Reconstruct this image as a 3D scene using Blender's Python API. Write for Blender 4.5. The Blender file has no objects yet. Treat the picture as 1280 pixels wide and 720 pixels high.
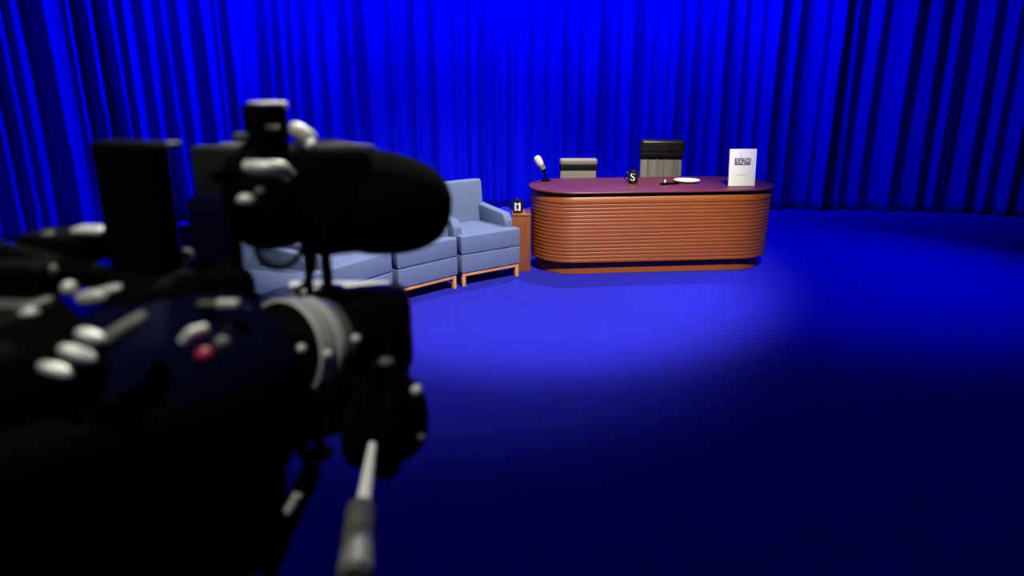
import bpy, bmesh, math, random
from mathutils import Vector, Matrix, Euler
random.seed(7)
SC = bpy.context.scene
COL = SC.collection
PI = math.pi
R = math.radians

# ------------------------------------------------------------------ camera, world, lights
F_PX, EYE, PITCH = 900.0, 1.93, math.atan(279 / 900)
cd = bpy.data.cameras.new('camera'); cam = bpy.data.objects.new('camera', cd); COL.objects.link(cam)
cam.location = (0, 0, EYE); cam.rotation_euler = (PI / 2 - PITCH, 0, 0)
cd.sensor_width = 36; cd.lens = F_PX / 1280 * 36; cd.clip_start = .02; cd.clip_end = 100
cd.dof.use_dof = True; cd.dof.focus_distance = 7.2; cd.dof.aperture_fstop = 1.9
SC.camera = cam
SC.view_settings.view_transform = 'Standard'; SC.view_settings.look = 'None'
SC.view_settings.exposure = 0; SC.view_settings.gamma = 1; SC.view_settings.use_curve_mapping = False
w = bpy.data.worlds.new('world'); SC.world = w; w.use_nodes = True
w.node_tree.nodes['Background'].inputs[0].default_value = (.02, .03, .2, 1)
w.node_tree.nodes['Background'].inputs[1].default_value = .02

def aim(o, tgt):
    o.rotation_euler = (Vector(tgt) - o.location).to_track_quat('-Z', 'Y').to_euler()
def spot(name, loc, tgt, watts, colour, deg, blend, radius=.15):
    d = bpy.data.lights.new(name, 'SPOT'); d.energy = watts; d.color = colour
    d.spot_size = R(deg); d.spot_blend = blend; d.shadow_soft_size = radius
    o = bpy.data.objects.new(name, d); COL.objects.link(o); o.location = loc; aim(o, tgt); return o
def area(name, loc, tgt, watts, colour, sx, sy, spread=180):
    d = bpy.data.lights.new(name, 'AREA'); d.shape = 'RECTANGLE'; d.size = sx; d.size_y = sy
    d.energy = watts; d.color = colour; d.spread = R(spread)
    o = bpy.data.objects.new(name, d); COL.objects.link(o); o.location = loc; aim(o, tgt); return o
BLUE = (0, .012, 1)
# white stage spots on the desk and the armchairs
spot('key_spot', (1.5, 2.0, 6.4), (-.05, 6.95, .2), 4300, (1, .92, .84), 42, .6, .2)
spot('back_spot', (1.2, 9.1, 6.2), (-.1, 6.5, .3), 1600, (1, .97, .95), 43, .6, .12)
# blue lights on the curtain: two floods above the set and a strip over the middle
spot('blue_curtain_flood', (.9, 7.4, 6.3), (-5.6, 8.2, 3.6), 3200, BLUE, 84, .8, .06)
spot('blue_curtain_flood', (.3, 7.0, 6.3), (4.8, 9.9, 4.1), 1950, BLUE, 74, .9, .25)
for i, (x, y, tx, ty, e) in enumerate(((-2.2, 8.1, -3.1, 9.9, 105), (-.1, 8.7, 0, 10.2, 215), (2.2, 8.6, 2.4, 10.3, 95))):
    area('curtain_light', (x, y, 5.4), (tx, ty, 3.2), e, BLUE, 1.6, .15, 95)
spot('blue_floor_spot', (5.2, 7.4, 6), (3.4, 6.8, 0), 2000, BLUE, 46, 1, .3)
# narrow unseen spots added to pick out the television camera's fittings and top edges
spot('added_camera_spot', (-.75, .15, 4.4), (-.38, .93, 1.5), 230, (1, .98, .9), 23, .4, .05)
spot('added_rim_spot', (-.1, 4.0, 4.4), (-.42, 1.05, 1.55), 700, (1, .98, .92), 22, .4, .04)

# ------------------------------------------------------------------ materials
def mat(name, col, rough=.6, metal=0, spec=.5, noise=None, bump=None, coat=0, sheen=0):
    m = bpy.data.materials.new(name); m.use_nodes = True; nt = m.node_tree; b = nt.nodes['Principled BSDF']
    b.inputs['Base Color'].default_value = (*col, 1); b.inputs['Roughness'].default_value = rough
    b.inputs['Metallic'].default_value = metal; b.inputs['Specular IOR Level'].default_value = spec
    b.inputs['Coat Weight'].default_value = coat; b.inputs['Sheen Weight'].default_value = sheen
    tc = nt.nodes.new('ShaderNodeTexCoord')
    if noise:
        sc, amt, stretch = noise
        mp = nt.nodes.new('ShaderNodeMapping'); mp.inputs['Scale'].default_value = stretch
        n = nt.nodes.new('ShaderNodeTexNoise'); n.inputs['Scale'].default_value = sc; n.inputs['Detail'].default_value = 5
        r = nt.nodes.new('ShaderNodeValToRGB')
        r.color_ramp.elements[0].position = .3; r.color_ramp.elements[1].position = .7
        r.color_ramp.elements[0].color = (*[c * (1 - amt) for c in col], 1)
        r.color_ramp.elements[1].color = (*[min(1, c * (1 + amt)) for c in col], 1)
        nt.links.new(tc.outputs['Object'], mp.inputs[0]); nt.links.new(mp.outputs[0], n.inputs[0])
        nt.links.new(n.outputs[0], r.inputs[0]); nt.links.new(r.outputs[0], b.inputs['Base Color'])
    if bump:
        sc, st, dist = bump
        n = nt.nodes.new('ShaderNodeTexNoise'); n.inputs['Scale'].default_value = sc; n.inputs['Detail'].default_value = 3
        bp = nt.nodes.new('ShaderNodeBump'); bp.inputs['Strength'].default_value = st; bp.inputs['Distance'].default_value = dist
        nt.links.new(tc.outputs['Object'], n.inputs[0]); nt.links.new(n.outputs[0], bp.inputs['Height']); nt.links.new(bp.outputs[0], b.inputs['Normal'])
    return m
M = dict(
    carpet=mat('blue_carpet', (.0075, .0085, .37), .95, spec=.03, noise=(5, .1, (1, 2.2, 1)), bump=(160, .5, .01), sheen=.1),
    curtain=mat('blue_velvet', (.002, .004, .45), .9, spec=.03, noise=(2.0, .08, (1, 1, .15))),
    wall=mat('black_painted_wall', (.01, .01, .014), .9),
    desk=mat('ribbed_brown_wood', (.275, .070, .010), .42, noise=(6, .08, (1, 1, 12))),
    top=mat('polished_red_brown_wood', (.105, .018, .011), .36, spec=.35, noise=(4, .3, (1, 6, 1))),
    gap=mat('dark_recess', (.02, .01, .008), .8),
    cloth=mat('blue_grey_upholstery', (.125, .168, .30), .9, spec=.2, noise=(30, .06, (1, 1, 1)), bump=(220, .3, .004)),
    rail=mat('light_orange_wood', (.75, .33, .14), .45, noise=(10, .15, (1, 8, 1))),
    table=mat('brown_veneer', (.22, .07, .018), .45, noise=(5, .15, (6, 6, 1))),
    black_leather=mat('black_leather', (.010, .010, .0095), .32, spec=.35, bump=(60, .2, .004)),
    grey_leather=mat('taupe_grey_leather', (.21, .19, .155), .6, bump=(40, .15, .003)),
    grey_mesh=mat('grey_mesh_fabric', (.16, .155, .125), .7, noise=(7, .35, (6, .3, .15))),
    dark_band=mat('black_band', (.006, .006, .0055), .6, spec=.1),
    chrome=mat('bright_chrome', (.8, .8, .8), .25, 1),
    bright=mat('polished_aluminium', (.86, .88, .9), .4, .2),
    plate=mat('pale_matt_metal', (.85, .85, .80), .8, spec=.05),
    silver=mat('satin_silver', (.62, .62, .57), .5, .35),
    ceramic=mat('black_glazed_ceramic', (.008, .008, .01), .2),
    white=mat('white_print', (.85, .86, .88), .6),
    card=mat('white_card', (.90, .92, .92), .6),
    ink=mat('slate_grey_ink', (.11, .14, .19), .7),
    pale_ink=mat('pale_grey_ink', (.5, .53, .56), .7),
    porcelain=mat('white_porcelain', (.88, .86, .92), .3),
    blackp=mat('matt_black_plastic', (.0012, .0012, .0012), .8, spec=.04),
    rubber=mat('black_rubber', (.0014, .0014, .0014), .8, spec=.08),
    foam=mat('black_foam', (.0022, .0022, .0026), 1, spec=.03, bump=(300, .6, .004)),
    grip=mat('dark_grey_grip_rubber', (.085, .088, .078), .55),
    panel=mat('dark_green_grey_plastic', (.010, .014, .012), .7, spec=.2),
    navy=mat('navy_fabric_cover', (.0006, .001, .016), .9, spec=.06, bump=(25, .4, .01)),
    glass=mat('lens_glass', (.01, .012, .02), .05, spec=.8),
    red=mat('red_plastic', (.35, .01, .05), .4),
)

# ------------------------------------------------------------------ helpers
def tag(o, label=None, cat=None, group=None, kind=None):
    for k, v in (('label', label), ('category', cat), ('group', group), ('kind', kind)):
        if v: o[k] = v
    return o
def empty(name, loc, rz=0):
    o = bpy.data.objects.new(name, None); COL.objects.link(o); o.location = loc; o.rotation_euler = (0, 0, rz)
    o.empty_display_size = .1; return o
def obj(name, bm, m, parent=None, smooth=38, world=False):
    if world and parent:
        bmesh.ops.transform(bm, matrix=(Matrix.Translation(parent.location) @ parent.rotation_euler.to_matrix().to_4x4()).inverted(), verts=bm.verts)
    bmesh.ops.recalc_face_normals(bm, faces=bm.faces)
    me = bpy.data.meshes.new(name); bm.to_mesh(me); bm.free()
    if smooth:
        for p in me.polygons: p.use_smooth = True
        me.set_sharp_from_angle(angle=R(smooth))
    me.materials.append(m)
    o = bpy.data.objects.new(name, me); COL.objects.link(o)
    if parent: o.parent = parent
    return o
def copy_tree(o, parent=None):
    c = o.copy(); COL.objects.link(c)
    if parent: c.parent = parent
    for ch in list(o.children): copy_tree(ch, c)
    return c
def merge(bm, b2):
    me = bpy.data.meshes.new('t'); b2.to_mesh(me); b2.free(); bm.from_mesh(me); bpy.data.meshes.remove(me)
def rbox(bm, c, d, bev=.01, rot=None, seg=3, taper=None):
    """bevelled box of size d about c, rot an Euler or Matrix; taper scales the top"""
    b = bmesh.new(); bmesh.ops.create_cube(b, size=1)
    for v in b.verts:
        v.co = Vector((v.co.x * d[0], v.co.y * d[1], v.co.z * d[2]))
        if taper and v.co.z > 0: v.co.x *= taper[0]; v.co.y *= taper[1]
    if bev: bmesh.ops.bevel(b, geom=b.edges[:], offset=min(bev, min(d) * .49), segments=seg, profile=.5, affect='EDGES')
    mm = Matrix.Translation(c) @ (rot.to_matrix().to_4x4() if isinstance(rot, Euler) else rot if rot else Matrix())
    bmesh.ops.transform(b, matrix=mm, verts=b.verts); merge(bm, b); return bm
def box(c, d, bev=.01, rot=None, seg=3, taper=None): return rbox(bmesh.new(), c, d, bev, rot, seg, taper)
def lathe(bm, prof, seg=32, a=None, b=None, cap=True):
    """profile of (radius, height) turned about the z axis, or about the axis from a to b (height then in metres from a)"""
    t = bmesh.new(); rings = []
    for r, z in prof: rings.append([t.verts.new((r * math.cos(2 * PI * k / seg), r * math.sin(2 * PI * k / seg), z)) for k in range(seg)])
    for p, q in zip(rings, rings[1:]):
        for k in range(seg): t.faces.new((p[k], p[(k + 1) % seg], q[(k + 1) % seg], q[k]))
    if cap: t.faces.new(rings[0][::-1]); t.faces.new(rings[-1])
    if a is not None:
        ax = Vector(b) - Vector(a); mm = Matrix.Translation(a) @ ax.to_track_quat('Z', 'Y').to_matrix().to_4x4()
        bmesh.ops.transform(t, matrix=mm, verts=t.verts)
    merge(bm, t); return bm
def rod(bm, a, b, r, r2=None, seg=20, bev=.15):
    L = (Vector(b) - Vector(a)).length; r2 = r if r2 is None else r2; e = min(bev * min(r, r2), L * .3)
    return lathe(bm, [(r - e, 0), (r, e), (r2, L - e), (r2 - e, L)], seg, a, b)
def tube(bm, pts, r, seg=10, smooth=6):
    P = [Vector(p) for p in pts]; Q = [2 * P[0] - P[1]] + P + [2 * P[-1] - P[-2]]; out = []
    for i in range(1, len(Q) - 2):
        for k in range(smooth):
            t = k / smooth; a, b, c, d = Q[i - 1:i + 3]
            out.append(.5 * (2 * b + (c - a) * t + (2 * a - 5 * b + 4 * c - d) * t * t + (3 * b - a - 3 * c + d) * t ** 3))
    out.append(P[-1]); rings = []; up = Vector((.13, .21, .97))
    for i, p in enumerate(out):
        tg = (out[min(i + 1, len(out) - 1)] - out[max(i - 1, 0)]).normalized()
        u = tg.cross(up).normalized(); v = tg.cross(u)
        rings.append([bm.verts.new(p + r * (math.cos(2 * PI * k / seg) * u + math.sin(2 * PI * k / seg) * v)) for k in range(seg)])
    for p, q in zip(rings, rings[1:]):
        for k in range(seg): bm.faces.new((p[k], p[(k + 1) % seg], q[(k + 1) % seg], q[k]))
    bm.faces.new(rings[0][::-1]); bm.faces.new(rings[-1]); return bm
def ball(bm, c, r, sq=(1, 1, 1), rot=None, e=1.0):
    """ellipsoid of radii r*sq; e<1 makes it boxier"""
    t = bmesh.new(); bmesh.ops.create_uvsphere(t, u_segments=32, v_segments=20, radius=1)
    f = lambda x: math.copysign(abs(x) ** e, x)
    for v in t.verts: v.co = Vector((f(v.co.x) * r * sq[0], f(v.co.y) * r * sq[1], f(v.co.z) * r * sq[2]))
    mm = Matrix.Translation(c) @ (rot.to_matrix().to_4x4() if rot else Matrix())
    bmesh.ops.transform(t, matrix=mm, verts=t.verts); merge(bm, t); return bm
def text_bm(s, size, depth=.001):
    cu = bpy.data.curves.new('t', 'FONT'); cu.body = s; cu.size = size; cu.extrude = depth; cu.align_x = 'CENTER'; cu.align_y = 'CENTER'; cu.resolution_u = 4
    o = bpy.data.objects.new('t', cu); COL.objects.link(o)
    dg = bpy.context.evaluated_depsgraph_get(); me = bpy.data.meshes.new_from_object(o.evaluated_get(dg))
    b = bmesh.new(); b.from_mesh(me); bpy.data.objects.remove(o); bpy.data.curves.remove(cu); bpy.data.meshes.remove(me)
    return b
def rrect(a, b, r, n=14):
    """outline of a rounded rectangle with half sizes a, b"""
    out = []
    for cx, cy, s in ((a - r, b - r, 0), (-a + r, b - r, 1), (-a + r, -b + r, 2), (a - r, -b + r, 3)):
        for k in range(n + 1):
            t = (s + k / n) * PI / 2; out.append((cx + r * math.cos(t), cy + r * math.sin(t)))
    return out
def loft(bm, a, b, r, prof):
    """rings of a rounded rectangle, prof gives (inset, z)"""
    rings = [[bm.verts.new((x, y, z)) for x, y in rrect(a - i, b - i, r - i)] for i, z in prof]
    n = len(rings[0])
    for p, q in zip(rings, rings[1:]):
        for k in range(n): bm.faces.new((p[k], p[(k + 1) % n], q[(k + 1) % n], q[k]))
    bm.faces.new(rings[0][::-1]); bm.faces.new(rings[-1]); return bm

# ------------------------------------------------------------------ the setting
def plane_slab(name, x0, x1, y0, y1, z0, z1, m):
    return tag(obj(name, box(((x0 + x1) / 2, (y0 + y1) / 2, (z0 + z1) / 2), (x1 - x0, y1 - y0, z1 - z0), 0), m), kind='structure')
plane_slab('floor', -9, 9.5, -2, 11.2, -.1, 0, M['carpet'])
plane_slab('wall_back', -9, 9.5, 11.2, 11.35, 0, 7.6, M['wall'])
plane_slab('wall_left', -9.15, -9, -2, 11.35, 0, 7.6, M['wall'])
plane_slab('wall_right', 9.5, 9.65, -2, 11.35, 0, 7.6, M['wall'])

ctrl = [(-7.6, 4.6), (-6.9, 6.2), (-5.7, 7.9), (-3.8, 9.2), (-1.6, 9.85), (.8, 10.05), (3.2, 9.95), (5.2, 9.8), (6.4, 9.5), (7.4, 9.0), (8.2, 8.3)]
folds = [4.0, 4.17, 4.31, 4.6, 4.83, 5.02, 5.25, 5.39, 5.59, 5.81, 5.98, 6.23, 6.38, 6.52, 6.68, 6.96, 7.11, 7.26, 7.45, 7.65, 7.96, 8.16, 8.49, 8.78, 9.05, 9.33, 9.52, 9.68, 9.84, 10.06, 10.29, 10.49, 10.72, 10.94, 11.21, 11.45, 11.67, 11.9, 12.11, 12.25, 12.43, 12.67, 12.85, 13.09, 13.3, 13.54, 13.77, 14.13, 14.34, 14.54, 14.82, 15.22, 15.54, 15.78, 16.15, 16.41, 16.67]
def curtain():
    P = [Vector(p) for p in ctrl]; P = [2 * P[0] - P[1]] + P + [2 * P[-1] - P[-2]]; line = []
    for i in range(1, len(P) - 2):
        for k in range(60):
            t = k / 60; a, b, c, d = P[i - 1:i + 3]
            line.append(.5 * (2 * b + (c - a) * t + (2 * a - 5 * b + 4 * c - d) * t * t + (3 * b - a - 3 * c + d) * t ** 3))
    line.append(P[-2]); S = [0]
    for a, b in zip(line, line[1:]): S.append(S[-1] + (b - a).length)
    rnd = random.Random(11)
    fs = [.0]
    while fs[-1] < 3.7: fs.append(fs[-1] + rnd.uniform(.16, .34))
    fs += folds
    while fs[-1] < S[-1] + .4: fs.append(fs[-1] + rnd.uniform(.18, .34))
    hgt = [rnd.uniform(-.5, 1.7) for _ in fs]; dr = [(rnd.uniform(-.035, .035), rnd.uniform(-.035, .035), rnd.uniform(0, 6), rnd.uniform(-.3, .3)) for _ in fs]
    dep = [rnd.uniform(.05, .23) for _ in fs]
    dep = [d * (1.7 if f < 6.6 else 1.0 if f > 13 else 1) for d, f in zip(dep, fs)]
    bm = bmesh.new(); N = 1500; Z = [0.012 + 5.6 * k / 44 for k in range(45)]
    cols = []; j = 0
    import bisect
    grid = []
    for z in Z:
        fz = [f + a * (z - 2.4) / 2.4 + b * .4 * math.sin(z * 1.1 + c) for f, (a, b, c, d) in zip(fs, dr)]
        for i in range(1, len(fz)): fz[i] = max(fz[i], fz[i - 1] + .07)
        row = []; si = 0
        for n in range(N + 1):
            s = S[-1] * n / N
            while si < len(S) - 2 and S[si + 1] < s: si += 1
            t = (s - S[si]) / (S[si + 1] - S[si]); p = line[si].lerp(line[si + 1], t); tg = (line[si + 1] - line[si]).normalized()
            nr = Vector((tg.y, -tg.x))
            i = min(max(bisect.bisect(fz, s) - 1, 0), len(fz) - 2)
            u = (s - fz[i]) / (fz[i + 1] - fz[i]); u = min(max(u, 0), 1)
            width = fz[i + 1] - fz[i]
            h = (hgt[i] * (1 - u) + hgt[i + 1] * u) * .06
            val = dep[i] * min(1, width / .24) * (math.sin(PI * u) ** 1.15)
            val += .012 * math.sin(s * 37 + dr[i][2]) * math.sin(PI * u)
            k = 1 + .18 * math.sin(z * .9 + dr[i][2]) - .25 * (z / 5.6)
            p = p + nr * (h - val * k)
            row.append(bm.verts.new((p.x, p.y, z)))
        grid.append(row)
    for a, b in zip(grid, grid[1:]):
        for n in range(N): bm.faces.new((a[n], a[n + 1], b[n + 1], b[n]))
    o = obj('stage_curtain', bm, M['curtain'], smooth=80)
    sl = o.modifiers.new('cloth_thickness', 'SOLIDIFY'); sl.thickness = .006
    return tag(o, 'tall pleated bright blue stage curtain wrapping round behind the set', 'curtain')
curtain()

# ------------------------------------------------------------------ the desk
DT = .805
D = empty('desk', (1.378, 7.12, 0), R(5.5))
tag(D, 'long brown wooden talk show desk with rounded ends and ribbed front', 'desk')
A, B, C = 1.203, .435, .405
prof = [(.05, .113), (.03, .118)]
z = .122; n = 16; z1 = .69
for k in range(n):
    h = (z1 - z) / n; base = .012 - .007 * k / n
    for f, off in ((.0, .0045), (.14, .002), (.3, .0004), (.5, 0), (.7, .0004), (.86, .002), (.985, .0045)): prof.append((base + off, z + (k + f) * h))
prof += [(.006, .692), (.003, .700), (.004, .714), (.008, .730), (.014, .745), (.022, .759), (.033, .771), (.045, .780), (.055, .786)]
obj('body', loft(bmesh.new(), A, B, C, prof), M['desk'], D, 50)
obj('plinth', loft(bmesh.new(), A - .065, B - .065, C - .065, [(.004, 0), (0, .004), (0, .098), (.005, .103)]), M['desk'], D)
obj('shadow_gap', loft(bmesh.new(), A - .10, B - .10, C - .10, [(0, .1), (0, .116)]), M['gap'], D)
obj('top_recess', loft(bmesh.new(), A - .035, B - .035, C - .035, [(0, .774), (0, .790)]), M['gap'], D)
obj('desktop', loft(bmesh.new(), A + .012, B + .012, C + .012, [(.02, .788), (.004, .789), (0, .792), (0, .799), (.003, .803), (.009, DT)]), M['top'], D)

# ------------------------------------------------------------------ armchairs
def make_armchair():
    r = empty('armchair', (0, 0, 0))          # origin at the middle of the front edge, facing -y
    obj('seat_base', box((0, .37, .215), (.64, .74, .17), .012), M['cloth'], r)
    # cushion, wider at the front, stopping inside the arms behind
    bm = bmesh.new(); out = [(-.32, 0), (.32, 0), (.32, .09), (.232, .10), (.232, .60), (-.232, .60), (-.232, .10), (-.32, .09)]
    lo = [bm.verts.new((x, y, .303)) for x, y in out]; hi = [bm.verts.new((x, y, .475 - .02 * y)) for x, y in out]
    for k in range(8): bm.faces.new((lo[k], lo[(k + 1) % 8], hi[(k + 1) % 8], hi[k]))
    bm.faces.new(lo[::-1]); bm.faces.new(hi)
    bmesh.ops.bevel(bm, geom=bm.edges[:], offset=.014, segments=3, profile=.5, affect='EDGES')
    obj('seat_cushion', bm, M['cloth'], r)
    obj('backrest', box((0, .675, .575), (.60, .15, .56), .03, Euler((R(-7), 0, 0))), M['cloth'], r)
    for s in (-1, 1):
        bm = bmesh.new(); pr = [(.13, .30), (.13, .53), (.185, .592), (.68, .628), (.70, .60), (.70, .30)]
        a = [bm.verts.new((s * .237, y, z)) for y, z in pr]; b = [bm.verts.new((s * .325, y, z)) for y, z in pr]
        for k in range(6): bm.faces.new((a[k], a[(k + 1) % 6], b[(k + 1) % 6], b[k]))
        bm.faces.new(a[::-1]); bm.faces.new(b)
        bmesh.ops.recalc_face_normals(bm, faces=bm.faces)
        bmesh.ops.bevel(bm, geom=bm.edges[:], offset=.014, segments=3, profile=.5, affect='EDGES')
        obj('armrest', bm, M['cloth'], r)
    bm = bmesh.new()
    for y in (.03, .71): rbox(bm, (0, y, .115), (.62, .04, .032), .004)
    for s in (-1, 1): rbox(bm, (s * .292, .37, .1152), (.036, .66, .030), .004)
    obj('frame_rail', bm, M['rail'], r)
    for s in (-1, 1):
        for y in (.03, .71): obj('leg', box((s * .292, y, .0655), (.036, .036, .129), .004, taper=(1, 1)), M['rail'], r)
    return r
chair = make_armchair()
spots = [(-.185, 6.41, 34.5, 'blue-grey armchair with orange wooden legs beside the brown side table'),
         (-.715, 5.98, 43.5, 'blue-grey armchair second in the row from the side table'),
         (-1.165, 5.44, 55, 'blue-grey armchair partly hidden behind the large black microphone, third from the side table'),
         (-1.53, 4.85, 62, 'blue-grey armchair glimpsed through the rig of the television camera, farthest from the desk')]
for i, (x, y, a, lab) in enumerate(spots):
    c = chair if i == 0 else copy_tree(chair)
    c.location = (x, y, 0); c.rotation_euler = (0, 0, R(a)); tag(c, lab, 'armchair', 'blue-grey armchairs beside the desk')

# ------------------------------------------------------------------ side table, mugs and desk things
T = empty('side_table', (.09, 6.88, 0), 0); tag(T, 'narrow brown box side table between the armchair and the desk', 'table')
obj('body', box((0, 0, .276), (.178, .235, .552), .004), M['table'], T)
obj('tabletop', box((0, 0, .561), (.186, .245, .018), .004), M['table'], T)

def mug(loc, rz, label):
    r = empty('mug', loc, rz); tag(r, label, 'mug', 'black mugs')
    bm = bmesh.new()
    lathe(bm, [(.040, 0), (.046, .004), (.049, .02), (.050, .10), (.051, .118), (.0495, .121), (.047, .118), (.046, .1), (.044, .012), (.001, .010)], 40, cap=True)
    obj('cup', bm, M['ceramic'], r)
    bm = bmesh.new(); tube(bm, [(-.046, 0, .100), (-.070, 0, .100), (-.084, 0, .078), (-.082, 0, .045), (-.066, 0, .026), (-.046, 0, .028)], .0065)
    obj('handle', bm, M['ceramic'], r)
    return r
def wrap(bm, rad, z):
    """bend a flat xy mesh round a vertical cylinder, facing -y"""
    for v in bm.verts:
        a = v.co.x / rad; rr = rad + v.co.z
        v.co = Vector((rr * math.sin(a), -rr * math.cos(a), z + v.co.y))
    return bm
def ring_mark(w_, h_, t_):
    bm = bmesh.new(); o = rrect(w_, h_, .008, 5); i = rrect(w_ - t_, h_ - t_, .005, 5); n = len(o)
    V = [[bm.verts.new((x, y, zz)) for x, y in q] for q, zz in ((o, .0012), (i, .0012), (i, 0), (o, 0))]
    for a, b in zip(V, V[1:] + V[:1]):
        for k in range(n): bm.faces.new((a[k], a[(k + 1) % n], b[(k + 1) % n], b[k]))
    return bm
g = mug((.058, 6.86, .570), R(-6), 'black mug with a square white emblem on the side table')
obj('emblem', wrap(ring_mark(.029, .040, .017), .0502, .062), M['white'], g, 0)
g = mug((1.205, 7.17, DT), R(-14), 'black mug with a white figure emblem on the desk')
bm = text_bm('S', .105, .0006)
for v in bm.verts: v.co.x *= 1.15
obj('emblem', wrap(bm, .0505, .062), M['white'], g, 0)

# talk show microphone at the left end of the desk
mr = empty('desk_microphone', (.345, 7.30, DT), R(6)); tag(mr, 'silver vintage microphone leaning on a black stand at the desk end', 'microphone')
bm = bmesh.new(); lathe(bm, [(.045, 0), (.048, .006), (.044, .014), (.012, .022), (.010, .03)], 32); obj('base', bm, M['blackp'], mr)
bm = bmesh.new(); rod(bm, (0, 0, .02), (-.022, 0, .105), .010); rbox(bm, (-.026, 0, .112), (.04, .03, .03), .006, Euler((0, R(-20), 0))); obj('stand', bm, M['blackp'], mr)
a, b = Vector((-.028, 0, .115)), Vector((-.098, 0, .238))
bm = bmesh.new(); lathe(bm, [(.014, 0), (.028, .006), (.031, .05), (.033, .056)], 28, a, b); obj('collar', bm, M['grey_leather'], mr)
bm = bmesh.new(); lathe(bm, [(.030, .054), (.034, .062), (.037, .10), (.036, .13), (.024, .150), (.004, .156)], 28, a, b); obj('head', bm, M['bright'], mr)
bm = bmesh.new()
for h in (.072, .090, .108, .126): lathe(bm, [(.033, h), (.039, h + .002), (.039, h + .005), (.033, h + .007)], 28, a, b)
obj('grille_ring', bm, M['silver'], mr)

pl = obj('plate', lathe(bmesh.new(), [(.07, 0), (.08, .004), (.115, .014), (.128, .021), (.129, .024), (.125, .024), (.11, .018), (.075, .010), (.002, .008)], 48), M['porcelain'])
pl.location = (1.755, 7.22, DT); tag(pl, 'shallow white plate lying on the desk before the tall black office chair', 'plate')
pn = empty('pen', (1.55, 7.06, DT), R(18)); tag(pn, 'black pen with a pale tip lying on the desk beside the plate', 'pen')
bm = bmesh.new(); rod(bm, (-.07, 0, .012), (.10, 0, .011), .0115); obj('barrel', bm, M['blackp'], pn)
bm = bmesh.new(); rod(bm, (-.055, .0, .022), (-.052, .0, .052), .011, .005); obj('tip', bm, M['card'], pn)
bm = bmesh.new(); rod(bm, (-.105, -.0, .012), (-.07, 0, .012), .008, .0115); rbox(bm, (-.055, 0, .016), (.05, .03, .02), .006); obj('clip', bm, M['blackp'], pn)

# white upright card with the slate logo
cdr = empty('display_card', (2.215, 6.96, DT), R(4)); tag(cdr, 'upright white card with a slate logo block at the right of the desk', 'sign')
tilt = Euler((R(-5), 0, 0))
obj('card', box((0, 0, .180), (.262, .022, .354), .003, tilt), M['card'], cdr)
def on_card(bm):
    bmesh.ops.transform(bm, matrix=Matrix.Translation((0, 0, .180)) @ tilt.to_matrix().to_4x4() @ Matrix.Translation((0, -.0115, 0)) @ Matrix.Rotation(PI / 2, 4, 'X'), verts=bm.verts); return bm
obj('logo_block', on_card(box((-.003, .058, 0), (.158, .066, .002), 0)), M['ink'], cdr, 0)
bm = text_bm('YAZM', .066, .0004)
for v in bm.verts: v.co.x = v.co.x * .78 - .003; v.co.y += .058; v.co.z += .0016
obj('lettering', on_card(bm), M['white'], cdr, 0)
obj('mast_mark', on_card(box((-.026, .118, 0), (.008, .034, .002), 0)), M['pale_ink'], cdr, 0)
bm = bmesh.new()
for x, ww in ((-.045, .012), (-.028, .012), (-.008, .016), (.012, .014), (.030, .018)): rbox(bm, (x, -.068, 0), (ww, .010, .002), 0)
obj('small_print', on_card(bm), M['pale_ink'], cdr, 0)

# ------------------------------------------------------------------ office chairs behind the desk
def office_base(r, hub_z):
    bm = bmesh.new(); rod(bm, (0, 0, .07), (0, 0, hub_z), .028); obj('gas_column', bm, M['chrome'], r)
    for k in range(5):
        a = 2 * PI * k / 5 + .3; dx, dy = math.cos(a), math.sin(a)
        bm = bmesh.new(); rod(bm, (dx * .02, dy * .02, .10), (dx * .30, dy * .30, .075), .022, .014); leg = obj('foot', bm, M['blackp'], r)
        bm = bmesh.new(); e = Vector((-dy, dx, 0)) * .02; c_ = Vector((dx * .29, dy * .29, .03)); rod(bm, c_ - e, c_ + e, .03); obj('caster', bm, M['rubber'], leg)
h1 = empty('office_chair', (1.70, 8.10, -.0), R(-2)); tag(h1, 'tall office chair with black padded headrest over grey mesh back', 'chair', 'office chairs behind the desk')
office_base(h1, .44)
obj('seat', box((0, 0, .475), (.50, .50, .09), .035), M['black_leather'], h1)
bm = box((0, .20, .71), (.475, .035, .46), .014, Euler((R(-3), 0, 0)))
for x in (-.15, -.05, .05, .15): rbox(bm, (x, .183, .71), (.014, .02, .44), .006, Euler((R(-3), 0, 0)))
obj('backrest', bm, M['grey_mesh'], h1)
bm = bmesh.new(); rbox(bm, (0, .19, 1.045), (.515, .105, .165), .045, seg=5); obj('headrest', bm, M['black_leather'], h1)
obj('headrest_band', box((0, .195, .955), (.505, .10, .06), .018), M['dark_band'], h1)
for s in (-1, 1):
    bm = bmesh.new(); tube(bm, [(s * .22, .1, .47), (s * .29, .08, .52), (s * .29, .04, .66)], .014); rbox(bm, (s * .29, -.02, .672), (.05, .24, .025), .01); obj('armrest', bm, M['blackp'], h1)
h2 = empty('office_chair', (.76, 8.05, 0), R(2)); tag(h2, 'low office chair with taupe back crossed by a black band', 'chair', 'office chairs behind the desk')
office_base(h2, .44)
obj('seat', box((0, 0, .475), (.46, .46, .09), .035), M['grey_leather'], h2)
obj('backrest', box((0, .19, .64), (.415, .06, .36), .02), M['grey_leather'], h2)
obj('band', box((0, .182, .822), (.424, .10, .05), .012), M['dark_band'], h2)
obj('head_pad', box((0, .182, .880), (.43, .11, .075), .028), M['grey_leather'], h2)

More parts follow.
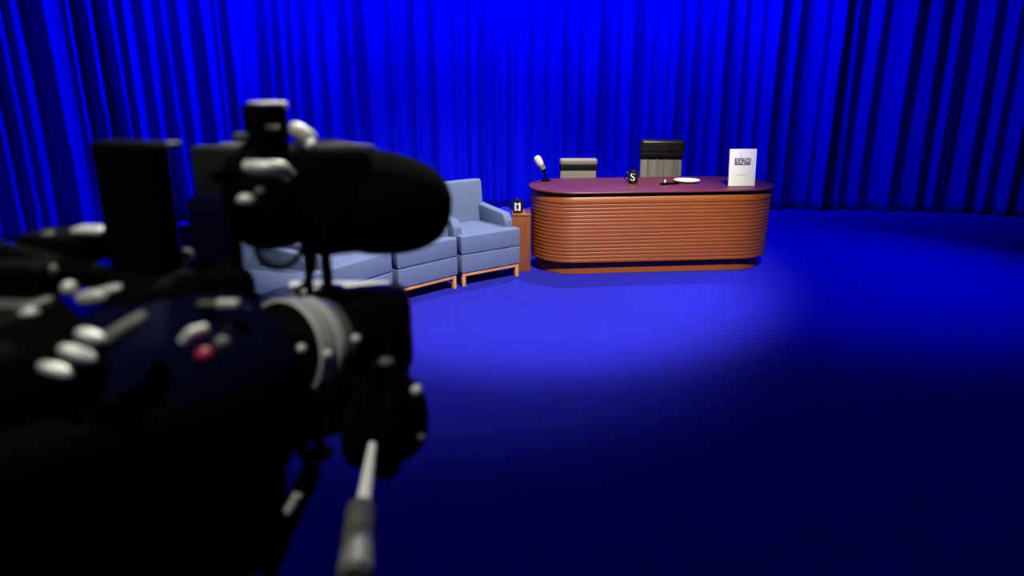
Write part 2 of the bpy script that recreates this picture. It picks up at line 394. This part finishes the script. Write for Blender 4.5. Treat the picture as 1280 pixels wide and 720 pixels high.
# ------------------------------------------------------------------ television camera in the foreground
def at(px, py, d):
    """point of the place seen along the picture column and row at depth d, used to measure the rig"""
    u, v = (px - 640) / F_PX * d, -(py - 360) / F_PX * d
    return Vector((u, d * math.cos(PITCH) + v * math.sin(PITCH), EYE - d * math.sin(PITCH) + v * math.cos(PITCH)))
YAW = R(-48)                                        # the rig points to the right and away
RY = Euler((0, 0, YAW)); FW = Vector((-math.sin(YAW), math.cos(YAW), 0)); RT = Vector((math.cos(YAW), math.sin(YAW), 0)); UP = Vector((0, 0, 1))
TV = empty('television_camera', (-.42, .98, 1.27), 0)
tag(TV, 'large black television camera seen out of focus from behind, pointing at the set', 'camera')
def part(name, bm, m, parent=None, smooth=38):
    p = parent or TV
    o = obj(name, bm, m, None, smooth)
    for v in o.data.vertices: v.co -= TV.location
    o.parent = p; return o
def ob(px, py, d, dims, bev=.01, yaw=YAW, pitch=0, roll=0, taper=None, seg=3):
    return box(at(px, py, d), (dims[0], dims[1], dims[2]), bev, Euler((pitch, roll, yaw)), seg, taper)
# body: dims are (width, length along the lens axis, height)
part('body', ob(92, 610, .92, (.30, .46, .30), .04, seg=5), M['blackp'])
part('cover', ball(bmesh.new(), at(226, 502, .98), 1, (.140, .16, .150), RY, .8), M['navy'])
part('front_block', ob(330, 480, 1.10, (.15, .20, .17), .02), M['blackp'])
# lens with its rings, and the square hood in front
la, lb = at(352, 440, 1.08), at(440, 424, 1.22)
bm = lathe(bmesh.new(), [(.050, -.02), (.074, 0), (.078, .03), (.074, .035), (.070, .10), (.072, .105), (.072, .16), (.066, .165)], 44, la, lb); L = part('lens', bm, M['blackp'])
for h, r_, w_, m_ in ((.000, .080, .030, 'silver'), (.036, .0815, .016, 'silver'), (.060, .077, .018, 'grip')):
    part('lens_ring', lathe(bmesh.new(), [(r_ - .004, h), (r_, h + .002), (r_, h + w_), (r_ - .004, h + w_ + .002)], 44, la, lb, cap=False), M[m_], L)
MB = part('lens_hood', ob(440, 418, 1.23, (.12, .195, .165), .028, yaw=R(-80), pitch=R(-3), seg=5), M['blackp'])
c0 = at(440, 418, 1.23); F2 = Vector((math.sin(R(80)), math.cos(R(80)), 0))
part('hood_highlight_strip', box(c0 + UP * .085 - F2 * .015, (.055, .165, .007), .003, Euler((R(-3), 0, R(-80)))), M['plate'], MB)  # pale strip painting the highlight on the hood's lit top edge
part('front_glass', lathe(bmesh.new(), [(.058, 0), (.058, .004), (.05, .007)], 36, c0 + F2 * .095, c0 + F2 * .115), M['glass'], MB)
for px, py in ((410, 443), (445, 424), (377, 436)):
    part('knob', ball(bmesh.new(), at(px, py, 1.04), .0075, (1, 1, 1)), M['silver'], L)
# top tower: handle post, knobs and strap
part('handle_post', ob(334, 182, 1.10, (.058, .05, .125), .008), M['blackp'])
part('post_cap', ob(335, 132, 1.10, (.050, .045, .012), .003), M['silver'])
part('latch', ob(340, 160, 1.06, (.036, .012, .008), .003), M['grip'])
part('silver_lever', ball(bmesh.new(), at(378, 167, 1.10), 1, (.024, .012, .0125), Euler((0, R(32), 0)), .8), M['silver'])
part('lever_pivot', ball(bmesh.new(), at(389, 182, 1.08), .0095), M['silver'])
part('head_mount', ball(bmesh.new(), at(338, 245, 1.14), 1, (.058, .07, .085), RY, .75), M['blackp'])
part('clamp_strap', tube(bmesh.new(), [at(308, 209, 1.015), at(330, 210, 1.01), at(350, 210, 1.02), at(361, 220, 1.04)], .0105), M['silver'])
part('knob', ball(bmesh.new(), at(307, 250, 1.0), 1, (.013, .010, .009), None, 1), M['silver'])
part('knob', ball(bmesh.new(), at(325, 240, 1.02), 1, (.008, .008, .007), None, 1), M['grip'])
part('strap_end', tube(bmesh.new(), [at(270, 222, 1.05), at(290, 214, 1.03), at(310, 210, 1.02)], .010), M['blackp'])
part('side_knob', ob(302, 172, 1.08, (.022, .02, .016), .006), M['grip'])
# black foam microphone lying in its cradle
part('microphone_cradle', ob(412, 245, 1.16, (.155, .11, .168), .022, yaw=R(-62)), M['blackp'])
part('cradle_trim', tube(bmesh.new(), [at(395, 184, 1.10), at(430, 182, 1.12), at(462, 184, 1.15), at(473, 192, 1.16)], .0035), M['grip'])
fa, fb = at(430, 250, 1.16), at(560, 262, 1.25)
fl = (fb - fa).length
prof = [(.070, 0), (.082, .02), (.086, .05)] + [(.086 * math.cos(t) ** .62, .05 + (fl - .055) * math.sin(t)) for t in [PI / 2 * k / 14 for k in range(1, 14)]] + [(.004, fl - .004)]
part('foam_windscreen', lathe(bmesh.new(), prof, 44, fa, fb), M['foam'])
# viewfinder on the left, green-grey panel behind it
VF = part('viewfinder', ob(180, 302, .98, (.088, .045, .27), .008, yaw=R(-14), taper=(1.08, 1)), M['blackp'])
part('viewfinder_highlight', ob(184, 181, .97, (.080, .035, .008), .002, yaw=R(-14)), M['grip'], VF)  # lighter strip in place of the highlight along the black box's top edge
part('side_panel', ob(280, 228, 1.20, (.10, .03, .12), .008, yaw=R(-15)), M['panel'])
part('panel_trim', ob(290, 181, 1.20, (.04, .03, .005), .001, yaw=R(-15)), M['grip'])
part('cloth_flap', ob(270, 300, 1.18, (.085, .04, .15), .02, yaw=R(-15)), M['navy'])
part('neck', ob(277, 378, 1.05, (.095, .08, .11), .02), M['blackp'])
part('support_arm', ob(205, 400, 1.0, (.14, .12, .14), .02), M['blackp'])
part('silver_switch', ob(285, 380, .90, (.030, .012, .012), .004, yaw=0), M['silver'])
part('grey_switch', ob(258, 380, .90, (.022, .012, .009), .004, yaw=0), M['grip'])
part('chair_arm_glimpse', ball(bmesh.new(), at(233, 319, 1.1), .011), M['silver'])  # pale ball added for the bit of armchair arm glimpsed through the rig
# cable hanging under the microphone
part('cable', tube(bmesh.new(), [at(318, 290, 1.1), at(324, 322, 1.08), at(348, 334, 1.07), at(372, 322, 1.08), at(382, 290, 1.1)], .0045), M['rubber'])
part('cable', tube(bmesh.new(), [at(388, 300, 1.12), at(392, 330, 1.11), at(384, 352, 1.11), at(370, 364, 1.12)], .005), M['rubber'])
part('mount_post', ob(408, 335, 1.16, (.014, .014, .08), .003), M['blackp'])
part('mount_post', ob(385, 335, 1.14, (.010, .012, .09), .003), M['blackp'])
# red and silver fittings on the rear
part('silver_latch', tube(bmesh.new(), [at(229, 428, .80), at(240, 416, .80), at(258, 411, .81)], .0065), M['silver'])
part('red_button', ball(bmesh.new(), at(255, 444, .80), .0095), M['red'])
part('grey_button', ball(bmesh.new(), at(277, 430, .80), .009), M['grip'])
# zoom control and arm at the left of the rig
part('control_arm', tube(bmesh.new(), [at(-70, 300, .95), at(0, 318, .95), at(70, 335, .95), at(140, 350, .98)], .018), M['blackp'])
part('control_box', ob(85, 308, 1.0, (.105, .07, .042), .008, yaw=R(-8)), M['blackp'])
part('control_cap', ob(114, 288, .98, (.044, .03, .011), .005, yaw=R(-4)), M['silver'])
part('control_knob', ball(bmesh.new(), at(60, 294, .98), .009, (1, 1, .7)), M['grip'])
part('control_handle', ob(5, 345, .95, (.16, .10, .055), .012, yaw=R(-5)), M['blackp'])
part('handle_plate', ob(10, 380, .90, (.095, .05, .010), .003, yaw=R(-5)), M['grip'])
part('control_knob', ball(bmesh.new(), at(62, 339, .93), .010), M['grip'])
part('control_knob', ball(bmesh.new(), at(87, 361, .92), .0105), M['silver'])
part('silver_lever', ball(bmesh.new(), at(117, 372, .92), 1, (.021, .012, .011), Euler((0, R(-8), 0)), .8), M['silver'])
part('silver_lever', ball(bmesh.new(), at(138, 362, .93), 1, (.018, .010, .006), Euler((0, R(-10), 0)), .8), M['silver'])
part('control_knob', ball(bmesh.new(), at(37, 395, .86), 1, (.014, .010, .010), Euler((0, R(-20), 0)), .9), M['silver'])
part('rear_block', ob(0, 500, .86, (.26, .20, .20), .03), M['blackp'])
for px, py, l in ((70, 463, .022), (97, 443, .024), (113, 421, .018)):
    part('buckle', ball(bmesh.new(), at(px, py, .76), 1, (l * .85, .009, .0075), Euler((0, R(22), 0)), .85), M['silver'])
part('cover_strap', tube(bmesh.new(), [at(100, 452, .775), at(128, 430, .78), at(155, 412, .79), at(180, 398, .81)], .0095), M['grip'])

# pan handle and its hub beside the lens
part('lower_block', ob(350, 498, 1.12, (.20, .20, .09), .02), M['blackp'])
hub = bmesh.new()
ball(hub, at(484, 522, 1.12), 1, (.060, .06, .072), RY, .8); ball(hub, at(445, 545, 1.10), 1, (.022, .03, .05), None, .8); ball(hub, at(480, 560, 1.1), 1, (.028, .03, .05), None, .8)
rbox(hub, at(420, 490, 1.12), (.09, .06, .05), .015)
HB = part('handle_hub', hub, M['blackp'])
def hpart(name, bm, m, parent=None):
    return part(name, bm, m, parent)
hpart('hub_lever', tube(bmesh.new(), [at(468, 500, 1.06), at(468, 470, 1.06), at(480, 452, 1.06), at(492, 470, 1.06), at(497, 500, 1.06)], .012), M['blackp'], HB)
hpart('hub_knob', ball(bmesh.new(), at(483, 453, 1.05), .010, (1.2, 1, .8)), M['grip'], HB)
hpart('hub_knob', ball(bmesh.new(), at(521, 488, 1.06), .009), M['silver'], HB)
hpart('hub_screw', ball(bmesh.new(), at(527, 547, 1.08), .006), M['grip'], HB)
p0, p1, p2, p3 = at(467, 548, 1.08), at(453, 640, .93), at(452, 634, .94), at(444, 716, .82)
hpart('pan_handle', rod(bmesh.new(), p0, p1, .0055, .0105), M['plate'])
PH = hpart('handle_grip', lathe(bmesh.new(), [(.012, 0), (.018, .004), (.0195, .012), (.0195, .05), (.018, .052), (.018, .056), (.0195, .058), (.0195, .10), (.021, .13), (.015, .137)], 28, p2, p3), M['grip'])
hpart('cable', tube(bmesh.new(), [at(412, 505, 1.08), at(402, 545, 1.06), at(388, 575, 1.04), at(372, 610, 1.02), at(350, 660, 1.0), at(320, 700, .98)], .007), M['rubber'])
hpart('cable', tube(bmesh.new(), [at(372, 520, 1.08), at(378, 560, 1.06), at(392, 590, 1.04), at(380, 620, 1.02), at(352, 680, 1.0), at(330, 740, .98)], .010), M['rubber'])
hpart('cable_clip', box(at(400, 568, 1.05), (.035, .02, .022), .006, Euler((0, R(-25), 0))), M['rubber'])
hpart('cable_plug', tube(bmesh.new(), [at(372, 618, .97), at(367, 628, .97), at(360, 640, .97)], .006), M['silver'])

# ------------------------------------------------------------------ pedestal
bc = at(92, 610, .92)
PD = empty('camera_pedestal', (bc.x, bc.y, 0), 0)
tag(PD, 'black rolling pedestal standing under the body of the television camera', 'pedestal')
bm = bmesh.new(); lathe(bm, [(.13, .20), (.135, .22), (.135, .75), (.11, .76), (.11, 1.06), (.12, 1.065), (.12, 1.10)], 40); obj('column', bm, M['blackp'], PD)
bm = bmesh.new(); tube(bm, [(.25 * math.cos(a), .25 * math.sin(a), .84) for a in [2 * PI * k / 24 for k in range(25)]], .013, smooth=2)
for k in range(3):
    a = 2 * PI * k / 3; rod(bm, (.1 * math.cos(a), .1 * math.sin(a), .82), (.25 * math.cos(a), .25 * math.sin(a), .84), .010)
obj('steering_ring', bm, M['rubber'], PD)
bm = bmesh.new(); lathe(bm, [(.40, .06), (.42, .07), (.40, .18), (.16, .22)], 3); obj('skirt', bm, M['blackp'], PD)
for k in range(3):
    a = 2 * PI * k / 3; c_ = Vector((.34 * math.cos(a), .34 * math.sin(a), .06)); e = Vector((-math.sin(a), math.cos(a), 0)) * .02
    bm = bmesh.new(); rod(bm, c_ - e, c_ + e, .06); obj('wheel', bm, M['rubber'], PD)
top = bc.z - .15
obj('fluid_head', box((0, 0, (1.10 + top - .004) / 2), (.13, .16, top - 1.104), .02, RY), M['blackp'], PD)
